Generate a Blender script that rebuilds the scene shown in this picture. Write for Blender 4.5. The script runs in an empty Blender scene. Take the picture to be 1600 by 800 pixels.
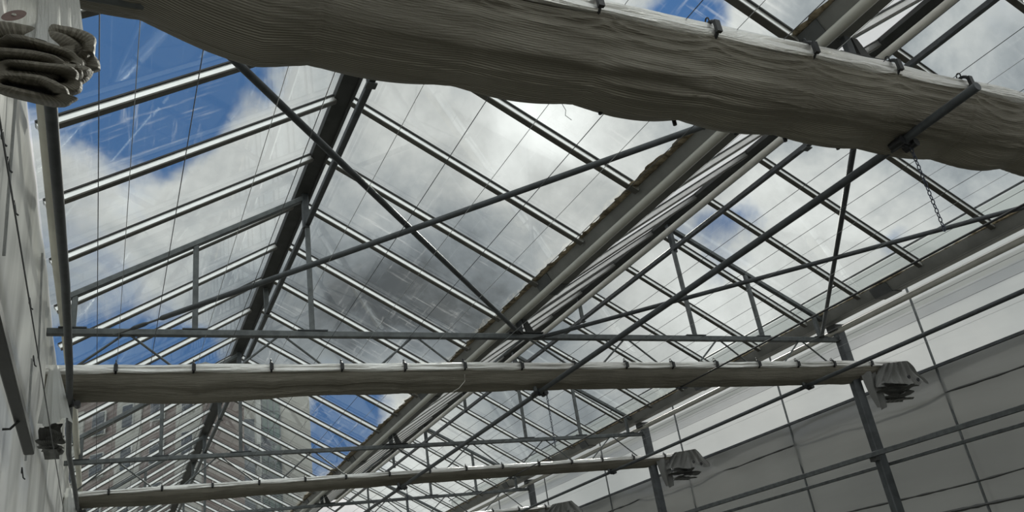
import bpy, math, random
from mathutils import Vector, Matrix
random.seed(7)
S = bpy.context.scene
COL = S.collection

# ------------------------------------------------------------------ camera
F_PX = 1279.9
RIGHT = Vector((0.90081309, -0.40907771, -0.145572))
DOWN = Vector((0.05166282, 0.43385541, -0.8995001))
FWD = Vector((0.43112264, 0.80276081, 0.41195674))
EYE = Vector((-3.32343, -6.18126, 1.63654))
cam_data = bpy.data.cameras.new('camera')
cam = bpy.data.objects.new('camera', cam_data); COL.objects.link(cam)
cam_data.sensor_width = 36.0
cam_data.lens = F_PX / 1600 * 36.0
cam_data.clip_end = 500
mw = Matrix.Identity(4)
for i in range(3):
    mw[i][0] = RIGHT[i]; mw[i][1] = -DOWN[i]; mw[i][2] = -FWD[i]; mw[i][3] = EYE[i]
cam.matrix_world = mw
S.camera = cam

def ray(x, y):
    return (RIGHT * ((x - 800) / F_PX) + DOWN * ((y - 400) / F_PX) + FWD)
def at(x, y, X=None, Y=None, Z=None):          # measured point of the photo placed on a world plane
    w = ray(x, y); i, v = (0, X) if X is not None else (1, Y) if Y is not None else (2, Z)
    return EYE + w * ((v - EYE[i]) / w[i])

# ------------------------------------------------------------------ colour management
S.view_settings.view_transform = 'Standard'
S.view_settings.look = 'None'
S.view_settings.exposure = 0.0
S.view_settings.gamma = 1.0
S.view_settings.use_curve_mapping = False
S.cycles.transparent_max_bounces = 24
S.cycles.max_bounces = 8

# ------------------------------------------------------------------ sun (behind thin cloud)
SUN_DIR = Vector((0.4446, 0.7090, 0.5474)).normalized()
sd = bpy.data.lights.new('sun', 'SUN'); sd.energy = 3.6; sd.angle = math.radians(4); sd.color = (1.0, 0.95, 0.86)
sun = bpy.data.objects.new('sun', sd); COL.objects.link(sun)
sun.rotation_euler = SUN_DIR.to_track_quat('Z', 'Y').to_euler()
sun.location = (10, 16, 14)

# ------------------------------------------------------------------ sky: broken cloud
W = bpy.data.worlds.new('sky'); S.world = W; W.use_nodes = True
nt = W.node_tree; nt.nodes.clear()
def N(tree, t, **kw):
    n = tree.nodes.new(t)
    for k, v in kw.items(): setattr(n, k, v)
    return n
def M(tree, op, a, b=None, c=None, clamp=False):
    n = N(tree, 'ShaderNodeMath', operation=op, use_clamp=clamp)
    for i, v in enumerate((a, b, c)):
        if v is None: continue
        if isinstance(v, (int, float)): n.inputs[i].default_value = v
        else: tree.links.new(v, n.inputs[i])
    return n.outputs[0]
def noise(tree, vec, scale, detail=4, rough=.5, dist=0.0, color=False):
    n = N(tree, 'ShaderNodeTexNoise'); n.inputs['Scale'].default_value = scale
    n.inputs['Detail'].default_value = detail; n.inputs['Roughness'].default_value = rough
    n.inputs['Distortion'].default_value = dist
    if vec is not None: tree.links.new(vec, n.inputs['Vector'])
    return n.outputs['Color' if color else 'Fac']
def smooth(tree, v, a, b):
    n = N(tree, 'ShaderNodeMapRange', interpolation_type='SMOOTHSTEP')
    tree.links.new(v, n.inputs[0]); n.inputs[1].default_value = a; n.inputs[2].default_value = b
    return n.outputs[0]
def mixc(tree, f, a, b):
    n = N(tree, 'ShaderNodeMix', data_type='RGBA')
    for s, v in ((n.inputs['Factor'], f), (n.inputs['A'], a), (n.inputs['B'], b)):
        if isinstance(v, tuple): s.default_value = (*v, 1)
        elif isinstance(v, (int, float)): s.default_value = v
        else: tree.links.new(v, s)
    return n.outputs['Result']
tc = N(nt, 'ShaderNodeTexCoord').outputs['Generated']
def vmath(tree, op, a, b=None):
    n = N(tree, 'ShaderNodeVectorMath', operation=op)
    for i, v in enumerate((a, b)):
        if v is None: continue
        if isinstance(v, (tuple, Vector)): n.inputs[i].default_value = v
        else: tree.links.new(v, n.inputs[i])
    return n.outputs['Value' if op in ('DOT_PRODUCT', 'LENGTH') else 'Vector']
wob = vmath(nt, 'SUBTRACT', noise(nt, tc, 5.0, 5, .6, 0, True), (.5, .5, .5))
sc_ = N(nt, 'ShaderNodeVectorMath', operation='SCALE'); nt.links.new(wob, sc_.inputs[0]); sc_.inputs[3].default_value = .16
dirw = vmath(nt, 'NORMALIZE', vmath(nt, 'ADD', tc, sc_.outputs[0]))
def blob(px, py, rad_px, amp):                 # a patch of sky of that size, seen in that direction
    d = ray(px, py).normalized(); s = rad_px / F_PX
    k = 1.0 / (s * s)
    e = M(nt, 'MULTIPLY', M(nt, 'SUBTRACT', vmath(nt, 'DOT_PRODUCT', dirw, d), 1.0), k)
    return M(nt, 'MULTIPLY', M(nt, 'EXPONENT', e), amp)
def total(lst, base):
    v = base
    for b in lst: v = M(nt, 'ADD', v, b)
    return v
fb = noise(nt, tc, 4.4, 10, .6, .25)
fb2 = noise(nt, tc, 7.0, 9, .62, .35)
blue = total([blob(*b) for b in (
    (260, 60, 75, .62), (150, 110, 55, .55), (230, 165, 40, .45), (320, 190, 40, .30), (400, 100, 36, .40), (175, 215, 28, .3),
    (140, 575, 50, .62), (250, 575, 46, .6), (100, 640, 60, .6), (330, 560, 35, .35),
    (1135, 372, 36, .48), (1060, 372, 20, .28), (1090, 20, 42, .6), (1010, 20, 40, .25), (1400, 385, 24, .30), (1290, 430, 20, .2),
    (525, 650, 36, .55), (540, 700, 40, .5), (505, 730, 30, .3), (580, 690, 26, .3),
    (300, 235, 26, .24), (225, 30, 60, .3),
    (-500, 300, 400, .4), (1500, -600, 500, .25))],
    M(nt, 'MULTIPLY', M(nt, 'SUBTRACT', fb2, .5), .9))
blue_f = smooth(nt, blue, .24, .62)
bright = total([blob(*b) for b in (
    (830, 205, 60, .65), (1000, 215, 90, .26), (700, 160, 120, .16), (250, 250, 120, .20), (450, 180, 80, .12), (420, 330, 90, .12),
    (1060, 440, 80, .22), (1230, 330, 80, .22), (1240, 440, 90, .22), (1180, 60, 60, .30), (1320, 290, 60, .12),
    (560, 740, 60, .2), (760, 740, 80, .22), (1500, 320, 60, .10), (1130, 560, 80, .14), (60, 250, 100, .1),
    (800, 400, 90, -.10), (560, 460, 110, -.20), (620, 330, 90, -.10), (700, 540, 120, -.14), (1480, 120, 190, -.20), (1350, 30, 90, -.12),
    (150, 460, 130, -.14), (850, 640, 120, -.16), (430, 540, 100, -.24), (900, 300, 60, -.05), (1430, 290, 40, -.1), (1560, 260, 60, -.08),
    (900, 690, 90, -.12))],
    M(nt, 'ADD', M(nt, 'MULTIPLY', M(nt, 'SUBTRACT', fb, .5), 1.35), .58))
bright = M(nt, 'MAXIMUM', M(nt, 'ADD', bright, M(nt, 'MULTIPLY', M(nt, 'SUBTRACT', fb2, .5), .8)), .12)
ccol = mixc(nt, smooth(nt, bright, .25, .75), (.86, .93, 1.0), (1.0, .995, .97))
cs = N(nt, 'ShaderNodeVectorMath', operation='SCALE'); nt.links.new(ccol, cs.inputs[0]); nt.links.new(bright, cs.inputs[3])
bcol = mixc(nt, noise(nt, tc, 2.0, 2), (.042, .125, .32), (.085, .20, .43))
skycol = mixc(nt, blue_f, cs.outputs[0], bcol)
back_fill = smooth(nt, vmath(nt, 'DOT_PRODUCT', tc, Vector((-.30, -.75, .59))), .25, .95)  # added brightening of the unseen sky behind the camera, lights hems and bars
sv = N(nt, 'ShaderNodeVectorMath', operation='SCALE'); nt.links.new(skycol, sv.inputs[0]); nt.links.new(M(nt, 'ADD', M(nt, 'MULTIPLY', back_fill, 1.6), 1.0), sv.inputs[3]); skycol = sv.outputs[0]
sx = N(nt, 'ShaderNodeSeparateXYZ'); nt.links.new(tc, sx.inputs[0])
skycol = mixc(nt, smooth(nt, sx.outputs['Z'], -.03, .03), (.10, .10, .09), skycol)
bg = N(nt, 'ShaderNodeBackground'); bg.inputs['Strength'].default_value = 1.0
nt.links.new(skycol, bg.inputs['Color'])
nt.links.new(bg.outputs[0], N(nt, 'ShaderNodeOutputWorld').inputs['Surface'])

# ------------------------------------------------------------------ materials
def mat(name):
    m = bpy.data.materials.new(name); m.use_nodes = True; m.node_tree.nodes.clear()
    return m, m.node_tree
def out(t, sock): t.links.new(sock, N(t, 'ShaderNodeOutputMaterial').inputs['Surface'])
def pos(t): return N(t, 'ShaderNodeNewGeometry').outputs['Position']
def mapping(t, vec, scale=(1, 1, 1), rot=(0, 0, 0), loc=(0, 0, 0)):
    n = N(t, 'ShaderNodeMapping'); t.links.new(vec, n.inputs[0])
    n.inputs['Scale'].default_value = scale; n.inputs['Rotation'].default_value = rot; n.inputs['Location'].default_value = loc
    return n.outputs[0]
def bump(t, h, strength=.3, dist=.01):
    n = N(t, 'ShaderNodeBump'); t.links.new(h, n.inputs['Height'])
    n.inputs['Strength'].default_value = strength; n.inputs['Distance'].default_value = dist
    return n.outputs[0]
def solid(name, c, rough=.5, metal=0.0, var=.25, scale=12, c2=None, bmp=.05, spec=.5):
    m, t = mat(name)
    b = N(t, 'ShaderNodeBsdfPrincipled'); b.inputs['Roughness'].default_value = rough; b.inputs['Metallic'].default_value = metal
    b.inputs['Specular IOR Level'].default_value = spec
    nz = noise(t, pos(t), scale, 5, .6)
    c2 = c2 or tuple(max(0, v * (1 - var)) for v in c)
    t.links.new(mixc(t, smooth(t, nz, .35, .68), c, c2), b.inputs['Base Color'])
    if bmp: t.links.new(bump(t, noise(t, pos(t), scale * 4, 3), bmp, .01), b.inputs['Normal'])
    out(t, b.outputs[0]); return m
MT = {}
MT['galv'] = solid('galvanised_steel', (.125, .136, .138), .5, .4, .35, 14)
MT['galvdark'] = solid('weathered_steel', (.078, .086, .092), .5, .3, .35, 10)
MT['alu'] = solid('aluminium', (.86, .86, .84), .30, .85, .10, 6)
MT['seal'] = solid('dark_rubber_seal', (.05, .052, .052), .6, 0, .3, 9)
MT['bar_shade'] = solid('underside_shade', (.11, .105, .09), .55, .2, .3, 8)
MT['beige'] = solid('beige_pipe', (.80, .78, .68), .4, 0, .1, 4)
MT['ridge'] = solid('dark_ridge_metal', (.045, .047, .045), .6, 0, .4, 5)
MT['gutter'] = solid('gutter_metal', (.20, .20, .185), .5, .2, .22, 4)
MT['gutterdark'] = solid('gutter_joint', (.10, .105, .105), .55, .2, .2, 8)
MT['white'] = solid('white_enamel_pipe', (.50, .49, .44), .35, 0, .12, 4)
MT['black'] = solid('black_plastic', (.015, .016, .018), .45, 0, .3, 20)
MT['chain'] = solid('dark_chain_steel', (.05, .06, .09), .4, .5, .3, 20)
MT['wire'] = solid('steel_wire', (.10, .105, .11), .5, .3, .2, 20, bmp=0)
MT['wirelight'] = solid('clear_wire', (.42, .43, .43), .5, .1, .2, 20, bmp=0)
MT['dirt'] = solid('moss_and_dirt', (.42, .35, .24), .9, 0, .5, 20, (.10, .08, .05), .4)
MT['floor'] = solid('dull_floor', (.10, .098, .085), .9, 0, .2, 1.5)
MT['ground'] = solid('outside_ground', (.16, .17, .12), .95, 0, .3, .4)
MT['brownpatch'] = solid('brown_patch', (.16, .10, .085), .6, 0, .2, 30)
MT['steelbox'] = solid('dark_steel_tube', (.05, .052, .05), .5, .2, .25, 8)

def fabric(name, base, base2, silver=0.0, trans=.22):
    m, t = mat(name)
    uv = N(t, 'ShaderNodeUVMap').outputs[0]
    s = N(t, 'ShaderNodeSeparateXYZ'); t.links.new(uv, s.inputs[0])
    u, v = s.outputs['X'], s.outputs['Y']
    st = M(t, 'SINE', M(t, 'MULTIPLY', M(t, 'ADD', v, M(t, 'MULTIPLY', noise(t, pos(t), 3, 2), .01)), 2 * math.pi / .0080))
    st2 = M(t, 'SINE', M(t, 'MULTIPLY', u, 2 * math.pi / .004))
    nz = noise(t, pos(t), 2.2, 4, .6)
    wr = noise(t, mapping(t, uv, (2.2, 26, 1)), 3.0, 5, .65, .5)
    sf = M(t, 'MULTIPLY', smooth(t, st, -.3, .7), M(t, 'ADD', M(t, 'ADD', M(t, 'MULTIPLY', smooth(t, nz, .38, .62), .35), M(t, 'MULTIPLY', smooth(t, v, .33, .42), .45)), .10))  # stripes lightened towards the lower edge, light through the cloth put in the colour
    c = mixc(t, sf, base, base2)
    b = N(t, 'ShaderNodeBsdfPrincipled'); b.inputs['Roughness'].default_value = .28 if silver > .5 else .6
    b.inputs['Metallic'].default_value = silver
    t.links.new(c, b.inputs['Base Color'])
    h = M(t, 'ADD', M(t, 'MULTIPLY', st, .05), M(t, 'MULTIPLY', wr, 1.8))
    nb = bump(t, h, .55, .012)
    t.links.new(nb, b.inputs['Normal'])
    tr = N(t, 'ShaderNodeBsdfTranslucent'); t.links.new(c, tr.inputs['Color']); t.links.new(nb, tr.inputs['Normal'])
    mx = N(t, 'ShaderNodeMixShader'); mx.inputs[0].default_value = trans
    t.links.new(b.outputs[0], mx.inputs[1]); t.links.new(tr.outputs[0], mx.inputs[2])
    out(t, mx.outputs[0]); return m
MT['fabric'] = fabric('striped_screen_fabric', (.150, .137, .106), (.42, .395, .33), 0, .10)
MT['silver'] = fabric('silver_screen_fabric', (.84, .83, .80), (.93, .92, .90), .65, .10)
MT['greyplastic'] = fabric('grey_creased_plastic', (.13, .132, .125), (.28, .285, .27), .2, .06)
MT['plasticwrap'] = fabric('clear_plastic_wrap', (.78, .79, .77), (.9, .9, .88), .1, .35)

def film(name, col, transp, streak_scale, streak_amt, tr_fac=.6, axis=(1, 1, 1), col2=None, rough=.5, gloss=.06):
    m, t = mat(name)
    p = pos(t)
    a = noise(t, mapping(t, p, axis), streak_scale, 5, .6, .4)
    c = mixc(t, smooth(t, a, .3, .72), col, col2 or tuple(v * (1 - streak_amt) for v in col))
    d = N(t, 'ShaderNodeBsdfDiffuse'); t.links.new(c, d.inputs[0])
    tr = N(t, 'ShaderNodeBsdfTranslucent'); t.links.new(c, tr.inputs[0])
    m1 = N(t, 'ShaderNodeMixShader'); m1.inputs[0].default_value = tr_fac
    t.links.new(d.outputs[0], m1.inputs[1]); t.links.new(tr.outputs[0], m1.inputs[2])
    tp = N(t, 'ShaderNodeBsdfTransparent')
    m2 = N(t, 'ShaderNodeMixShader'); m2.inputs[0].default_value = transp
    t.links.new(m1.outputs[0], m2.inputs[1]); t.links.new(tp.outputs[0], m2.inputs[2])
    g = N(t, 'ShaderNodeBsdfGlossy'); g.inputs['Roughness'].default_value = rough * .5
    nb = bump(t, noise(t, mapping(t, p, axis), streak_scale * 2.5, 3), .25, .05); t.links.new(nb, g.inputs['Normal'])
    m3 = N(t, 'ShaderNodeMixShader'); m3.inputs[0].default_value = gloss
    t.links.new(m2.outputs[0], m3.inputs[1]); t.links.new(g.outputs[0], m3.inputs[2])
    out(t, m3.outputs[0]); return m
MT['film_left'] = film('white_wall_film', (.66, .67, .64), .06, .8, .42, .62, (1, 1.6, .35))
MT['film_right'] = film('clear_wall_film', (.56, .60, .60), .26, .7, .18, .72, (1, .35, 1.3))
MT['shade_right'] = film('grey_shade_film', (.21, .22, .212), .02, .6, .25, .35, (1, .25, 1.2))
MT['film_end'] = film('end_wall_film', (.75, .78, .76), .1, .8, .2, .6)

def glass(name, streak, haze=.006, refl=.22):
    m, t = mat(name)
    p = pos(t)
    tp = N(t, 'ShaderNodeBsdfTransparent'); tp.inputs[0].default_value = (.94, .965, .96, 1)
    g = N(t, 'ShaderNodeBsdfGlossy'); g.inputs['Roughness'].default_value = .03; g.inputs[0].default_value = (.9, .93, .95, 1)
    fr = N(t, 'ShaderNodeFresnel'); fr.inputs['IOR'].default_value = 1.35
    m1 = N(t, 'ShaderNodeMixShader'); t.links.new(M(t, 'MULTIPLY', fr.outputs[0], refl), m1.inputs[0])
    t.links.new(tp.outputs[0], m1.inputs[1]); t.links.new(g.outputs[0], m1.inputs[2])
    # dried wiping streaks and haze on the glass, plus painted glare for one slope
    s1 = smooth(t, noise(t, mapping(t, p, (9, .8, 9), (0, 0, .5)), 2.2, 4, .7, .3), .55, .78)
    s2 = smooth(t, noise(t, mapping(t, p, (1.2, 14, 1.2), (0, 0, -.35)), 1.6, 4, .65, .2), .56, .74)
    area = smooth(t, noise(t, p, .9, 2), .42, .62)
    k = M(t, 'MULTIPLY', M(t, 'MULTIPLY', M(t, 'ADD', s1, s2), area), streak)
    k = M(t, 'ADD', k, haze, clamp=True)
    w = N(t, 'ShaderNodeBsdfTranslucent'); w.inputs[0].default_value = (.96, .97, .98, 1)
    w2 = N(t, 'ShaderNodeBsdfDiffuse'); w2.inputs[0].default_value = (.8, .8, .8, 1)
    mw_ = N(t, 'ShaderNodeMixShader'); mw_.inputs[0].default_value = .3
    t.links.new(w.outputs[0], mw_.inputs[1]); t.links.new(w2.outputs[0], mw_.inputs[2])
    m2 = N(t, 'ShaderNodeMixShader'); t.links.new(k, m2.inputs[0])
    t.links.new(m1.outputs[0], m2.inputs[1]); t.links.new(mw_.outputs[0], m2.inputs[2])
    out(t, m2.outputs[0]); return m
MT['glass_streaky'] = glass('streaked_roof_glass', .17)
MT['glass'] = glass('clear_roof_glass', .04)
MT['glass_glare'] = glass('glare_painted_roof_glass', .1, .93, .08)  # bright glare of panes viewed at a grazing angle, put into their colour

# ------------------------------------------------------------------ mesh helpers
class MB:
    def __init__(s): s.v = []; s.f = []; s.uv = {}
    def add(s, vs, fs, uvs=None):
        o = len(s.v); s.v += [Vector(v) for v in vs]; s.f += [tuple(i + o for i in f) for f in fs]
        if uvs:
            for i, u in enumerate(uvs): s.uv[o + i] = u
        return s
    def box(s, lo, hi):
        x0, y0, z0 = lo; x1, y1, z1 = hi
        return s.add([(x0,y0,z0),(x1,y0,z0),(x1,y1,z0),(x0,y1,z0),(x0,y0,z1),(x1,y0,z1),(x1,y1,z1),(x0,y1,z1)],
                     [(0,3,2,1),(4,5,6,7),(0,1,5,4),(1,2,6,5),(2,3,7,6),(3,0,4,7)])
    def bar(s, a, b, w, h, up=(0, 0, 1), bev=.12):     # bar a->b with softened corners, w across and h along `up`
        a, b = Vector(a), Vector(b); d = (b - a).normalized(); up = Vector(up)
        side = d.cross(up).normalized(); u = side.cross(d).normalized()
        e = min(w, h) * bev
        pr = [(-w/2+e,-h/2),(w/2-e,-h/2),(w/2,-h/2+e),(w/2,h/2-e),(w/2-e,h/2),(-w/2+e,h/2),(-w/2,h/2-e),(-w/2,-h/2+e)]
        vs = [p + side * x + u * y for p in (a, b) for x, y in pr]; n = 8
        return s.add(vs, [(i, (i+1) % n, n + (i+1) % n, n + i) for i in range(n)] + [tuple(reversed(range(n))), tuple(range(n, 2*n))])
    def prism(s, prof, a, b, up=(0, 0, 1)):            # closed profile (x across, y up) swept a->b
        a, b = Vector(a), Vector(b); d = (b - a).normalized(); side = d.cross(Vector(up)).normalized(); u = side.cross(d).normalized()
        n = len(prof); vs = [p + side * x + u * y for p in (a, b) for x, y in prof]
        return s.add(vs, [(i, (i+1) % n, n + (i+1) % n, n + i) for i in range(n)] + [tuple(reversed(range(n))), tuple(range(n, 2*n))])
    def tube(s, pts, r, seg=10, cap=True):
        pts = [Vector(p) for p in pts]; n = len(pts)
        rs = r if isinstance(r, (list, tuple)) else [r] * n
        ref = Vector((0, 0, 1)); vs = []
        for i, p in enumerate(pts):
            d = (pts[min(i+1, n-1)] - pts[max(i-1, 0)]).normalized()
            rf = ref if abs(d.dot(ref)) < .95 else Vector((1, 0, 0))
            a = d.cross(rf).normalized(); b = a.cross(d)
            vs += [p + (a * math.cos(2*math.pi*k/seg) + b * math.sin(2*math.pi*k/seg)) * rs[i] for k in range(seg)]
        fs = [(i*seg+k, i*seg+(k+1) % seg, (i+1)*seg+(k+1) % seg, (i+1)*seg+k) for i in range(n-1) for k in range(seg)]
        if cap: fs += [tuple(reversed(range(seg))), tuple(range((n-1)*seg, n*seg))]
        return s.add(vs, fs)
    def torus(s, c, R, r, ax=(0, 0, 1), stretch=1.0, sdir=(0, 0, 1), n=14, m=6):
        c = Vector(c); ax = Vector(ax).normalized(); rf = Vector(sdir)
        a = (rf - ax * rf.dot(ax)).normalized(); b = ax.cross(a); vs = []
        for i in range(n):
            t = 2*math.pi*i/n; e = a * math.cos(t) + b * math.sin(t)
            cc = c + a * math.cos(t) * R * stretch + b * math.sin(t) * R
            vs += [cc + (e * math.cos(2*math.pi*k/m) + ax * math.sin(2*math.pi*k/m)) * r for k in range(m)]
        return s.add(vs, [(i*m+k, ((i+1) % n)*m+k, ((i+1) % n)*m+(k+1) % m, i*m+(k+1) % m) for i in range(n) for k in range(m)])
    def grid(s, fn, nu, nv, uvf=None, closed_v=False):
        vs = []; uvs = []
        for i in range(nu):
            for j in range(nv):
                a = i/(nu-1); b = j/(nv if closed_v else nv-1)
                vs.append(fn(a, b)); uvs.append(uvf(a, b) if uvf else (a, b))
        fs = []
        for i in range(nu-1):
            for j in range(nv if closed_v else nv-1):
                k = (j+1) % nv
                fs.append((i*nv+j, (i+1)*nv+j, (i+1)*nv+k, i*nv+k))
        return s.add(vs, fs, uvs)
    def build(s, name, m, parent=None, smooth=True, origin=None):
        if parent is not None: o = parent_world(parent)
        elif origin is not None: o = Vector(origin)
        else:
            lo = [min(v[i] for v in s.v) for i in range(3)]; hi = [max(v[i] for v in s.v) for i in range(3)]
            o = Vector(((lo[0]+hi[0])/2, (lo[1]+hi[1])/2, lo[2]))
        me = bpy.data.meshes.new(name)
        me.from_pydata([v - o for v in s.v], [], s.f)
        if s.uv:
            ul = me.uv_layers.new(name='UVMap')
            for lp in me.loops: ul.data[lp.index].uv = s.uv.get(lp.vertex_index, (0, 0))
        me.materials.append(MT[m] if isinstance(m, str) else m)
        if smooth:
            me.polygons.foreach_set('use_smooth', [True] * len(me.polygons))
            try: me.set_sharp_from_angle(angle=math.radians(35))
            except Exception: pass
        ob = bpy.data.objects.new(name, me); COL.objects.link(ob)
        if parent is not None: ob.parent = parent
        else: ob.location = o
        return ob
def parent_world(p):
    o = Vector(p.location)
    while p.parent: p = p.parent; o += p.location
    return o
def tag(o, label=None, cat=None, group=None, kind=None):
    if label: o['label'] = label
    if cat: o['category'] = cat
    if group: o['group'] = group
    if kind: o['kind'] = kind
    return o
def thing(name, loc, label, cat, group=None):
    o = bpy.data.objects.new(name, None); COL.objects.link(o); o.location = loc; o.empty_display_size = .1
    return tag(o, label, cat, group)
def copy_tree(o, parent=None):
    c = o.copy(); COL.objects.link(c)
    if parent is not None: c.parent = parent
    for ch in o.children: copy_tree(ch, c)
    return c
def struct(o): o['kind'] = 'structure'; return o
def hsh(*a):
    x = math.sin(sum(v * k for v, k in zip(a, (12.9898, 78.233, 37.719)))) * 43758.5453
    return x - math.floor(x)
def vn(x, seed=0.0):                       # smooth 1-D value noise, -1..1
    i = math.floor(x); f = x - i; f = f*f*(3-2*f)
    return (hsh(i, seed) * (1-f) + hsh(i+1, seed) * f) * 2 - 1

def vn2(x, y, seed=0.0):
    i = math.floor(x); f = x - i; f = f*f*(3-2*f); j = math.floor(y); g = y - j; g = g*g*(3-2*g)
    a = hsh(i, seed, j)*(1-f) + hsh(i+1, seed, j)*f; b = hsh(i, seed, j+1)*(1-f) + hsh(i+1, seed, j+1)*f
    return (a*(1-g) + b*g)*2 - 1

ORD = ['nearest', 'second', 'third', 'fourth', 'fifth', 'sixth', 'seventh']
Y0, Y1 = -7.0, 15.0
BAY = 1.915                                 # gutter to ridge
Z_EAVE, Z_RIDGE = 4.27, 5.335
Y0, Y1 = -7.0, 15.0
GIRD = [-4.0, 0.0, 4.0, 8.0, 12.0]
GNAME = ['the big top curtain', 'the nearest bare girder', 'the second bare girder',
         'the third bare girder', 'the farthest girder']

# ------------------------------------------------------------------ the setting
struct(MB().box((-12, -12, -.1), (16, 22, 0)).build('floor', 'floor'))
b = MB().box((-120, -60, -.4), (160, 160, -.12)).build('ground', 'ground'); struct(b)
def wavy_wall(X, ya, yb, za, zb, amp, seed, nu=90, nv=30, thick=0):
    def fn(a, c):
        y = ya + (yb-ya)*a; z = za + (zb-za)*c
        return (X + amp * (vn(y*1.3+z*.4, seed) + .5*vn(y*3.1-z*.8, seed+3)) + amp * .4 * vn(z*2.2, seed+5), y, z)
    return MB().grid(fn, nu, nv)
struct(wavy_wall(-3.768, -8, 15, 0, 4.30, .012, 1.0).build('wall_left', 'film_left'))
struct(wavy_wall(5.03, -8, 15, 3.60, 5.02, .010, 2.0).build('wall_right', 'film_right'))
b = MB().box((-3.8, 15.0, 0), (5.03, 15.02, 4.3)).build('wall_back', 'film_end'); struct(b)
b = MB().box((-3.8, -11, 0), (5.03, -10.98, 4.3)).build('wall_front', 'film_end'); struct(b)
# shade cloth of the lower right wall: sagging at its top seam
def shade(a, c):
    y = -8 + 23*a; z = 3.62*c
    sw = .03*math.sin(y*1.7+z) + .02*vn(y*2.3+z*1.4, 8)
    if c > .80: sw += -.10 * math.sin((c-.80)/.20*math.pi) * (.8+.5*vn(y*1.1, 4))
    return (4.96 + sw - .02, y, z)
o = MB().grid(shade, 150, 60).build('shade_curtain', 'shade_right')
tag(o, 'dark grey film curtain covering the lower half of the right wall', 'curtain')
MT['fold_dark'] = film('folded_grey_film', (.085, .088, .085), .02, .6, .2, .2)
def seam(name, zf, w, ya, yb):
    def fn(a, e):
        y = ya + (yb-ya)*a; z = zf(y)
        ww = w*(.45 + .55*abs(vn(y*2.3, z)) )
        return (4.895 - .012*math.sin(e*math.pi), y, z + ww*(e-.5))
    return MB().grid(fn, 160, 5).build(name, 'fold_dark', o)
seam('film_fold', lambda y: 3.31 + .035*vn(y*.9, 1) + .02*vn(y*3, 2), .035, -8, 15)
seam('film_fold', lambda y: 2.36 + .05*vn(y*.5, 3), .030, -8, 6)
seam('film_fold', lambda y: 2.14 + .06*vn(y*.4, 4), .05, -8, 5)
for i, y in enumerate([-5.05 + 2.39*k for k in range(8)]):
    o = MB().bar((4.90, y, 0), (4.90, y, 4.62), .022, .02, (0, 1, 0)).build('trim_%d' % (i+1), 'galv'); struct(o)
tag(MB().bar((4.86, -8, 3.585), (4.86, 15, 3.585), .03, .035).build('curtain_rail', 'galvdark'),
    'dark rail along the top edge of the grey lower wall film', 'rail')
tag(MB().tube([(4.97, -8, 5.02), (4.97, 15, 5.02)], .012).build('edge_wire', 'galvdark'),
    'thin dark wire along the top edge of the clear right wall film', 'wire')
tag(MB().tube([(4.90, -8, 4.74), (4.90, 15, 4.74)], .009).build('edge_wire', 'galvdark'),
    'thin wire across the clear right wall film, just under its top edge', 'wire')

tag(MB().bar((5.16, -8, 4.42), (5.16, 15, 4.42), .05, .09).build('shadow_bar', 'galvdark'), 'dark bar added behind the clear right wall film in place of a soft shadow band', 'rail')  # added bar, imitates the soft shadow bands along the film
tag(MB().tube([(1.57, Y0-1, 3.50), (1.57, Y1, 3.50)], .0075, 8).build('drive_cable', 'black'), 'thin black cable running diagonally in front of the right gutter', 'cable')
# ------------------------------------------------------------------ gutters, ridges
GUT = [(-.115,.09),(-.10,.09),(-.065,0),(.065,0),(.10,.09),(.115,.09),(.075,-.012),(-.075,-.012)]
for x, nm in ((-3.92, 'left'), (0.0, 'middle'), (3.802, 'right')):
    g = thing('gutter', (x, 4, 4.17), {'left': 'grey roof gutter above the white left wall film',
        'middle': 'grey steel roof gutter running diagonally between the two roof bays, mossy edge',
        'right': 'wide grey roof gutter along the right side, over the columns'}[nm], 'gutter')
    prof = [(-.12,.10),(-.108,.10),(-.062,.008),(.062,.008),(.108,.10),(.12,.10),(.12,.094),(.07,0),(-.07,0),(-.12,.094)]
    MB().prism(prof[::-1], (x, Y0, 4.182), (x, Y1, 4.182)).build('channel', 'gutter', g)
    if nm != 'left':
        for y in ((-3.83, -.66, 2.5, 5.7, 8.9) if nm == 'middle' else (-4.0, -.84, 2.3, 5.5, 8.7)):
            jp = [(-.126,.09),(-.075,-.008),(.075,-.008),(.126,.09),(.12,.09),(.07,-.002),(-.07,-.002),(-.12,.09)]
            MB().prism(jp, (x, y-.11, 4.182), (x, y+.11, 4.182)).build('joint_plate', 'gutterdark', g)
def dirt(x, seed, side, w, lab):
    def fn(a, c):
        y = -6 + 20*a
        k = .45 + .75*max(0, vn(y*2.1, seed)) + .35*max(0, vn(y*9, seed+1)) + .3*max(0, vn(y*23, seed+4))
        t = c*2*math.pi
        return (x + side*(.01 + w*1.35*k*(.5-.5*math.cos(t))), y, 4.285 + .013*k*math.sin(t) + side*.0)
    tag(MB().grid(fn, 700, 8, closed_v=True).build('moss_line', 'dirt'), lab, 'moss', kind='stuff')
dirt(-.10, 2.0, -1, .066, 'brown moss and dirt caught along the left edge of the middle gutter')
dirt(3.705, 5.0, -1, .022, 'pale dirt line caught along the left edge of the right gutter')

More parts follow.
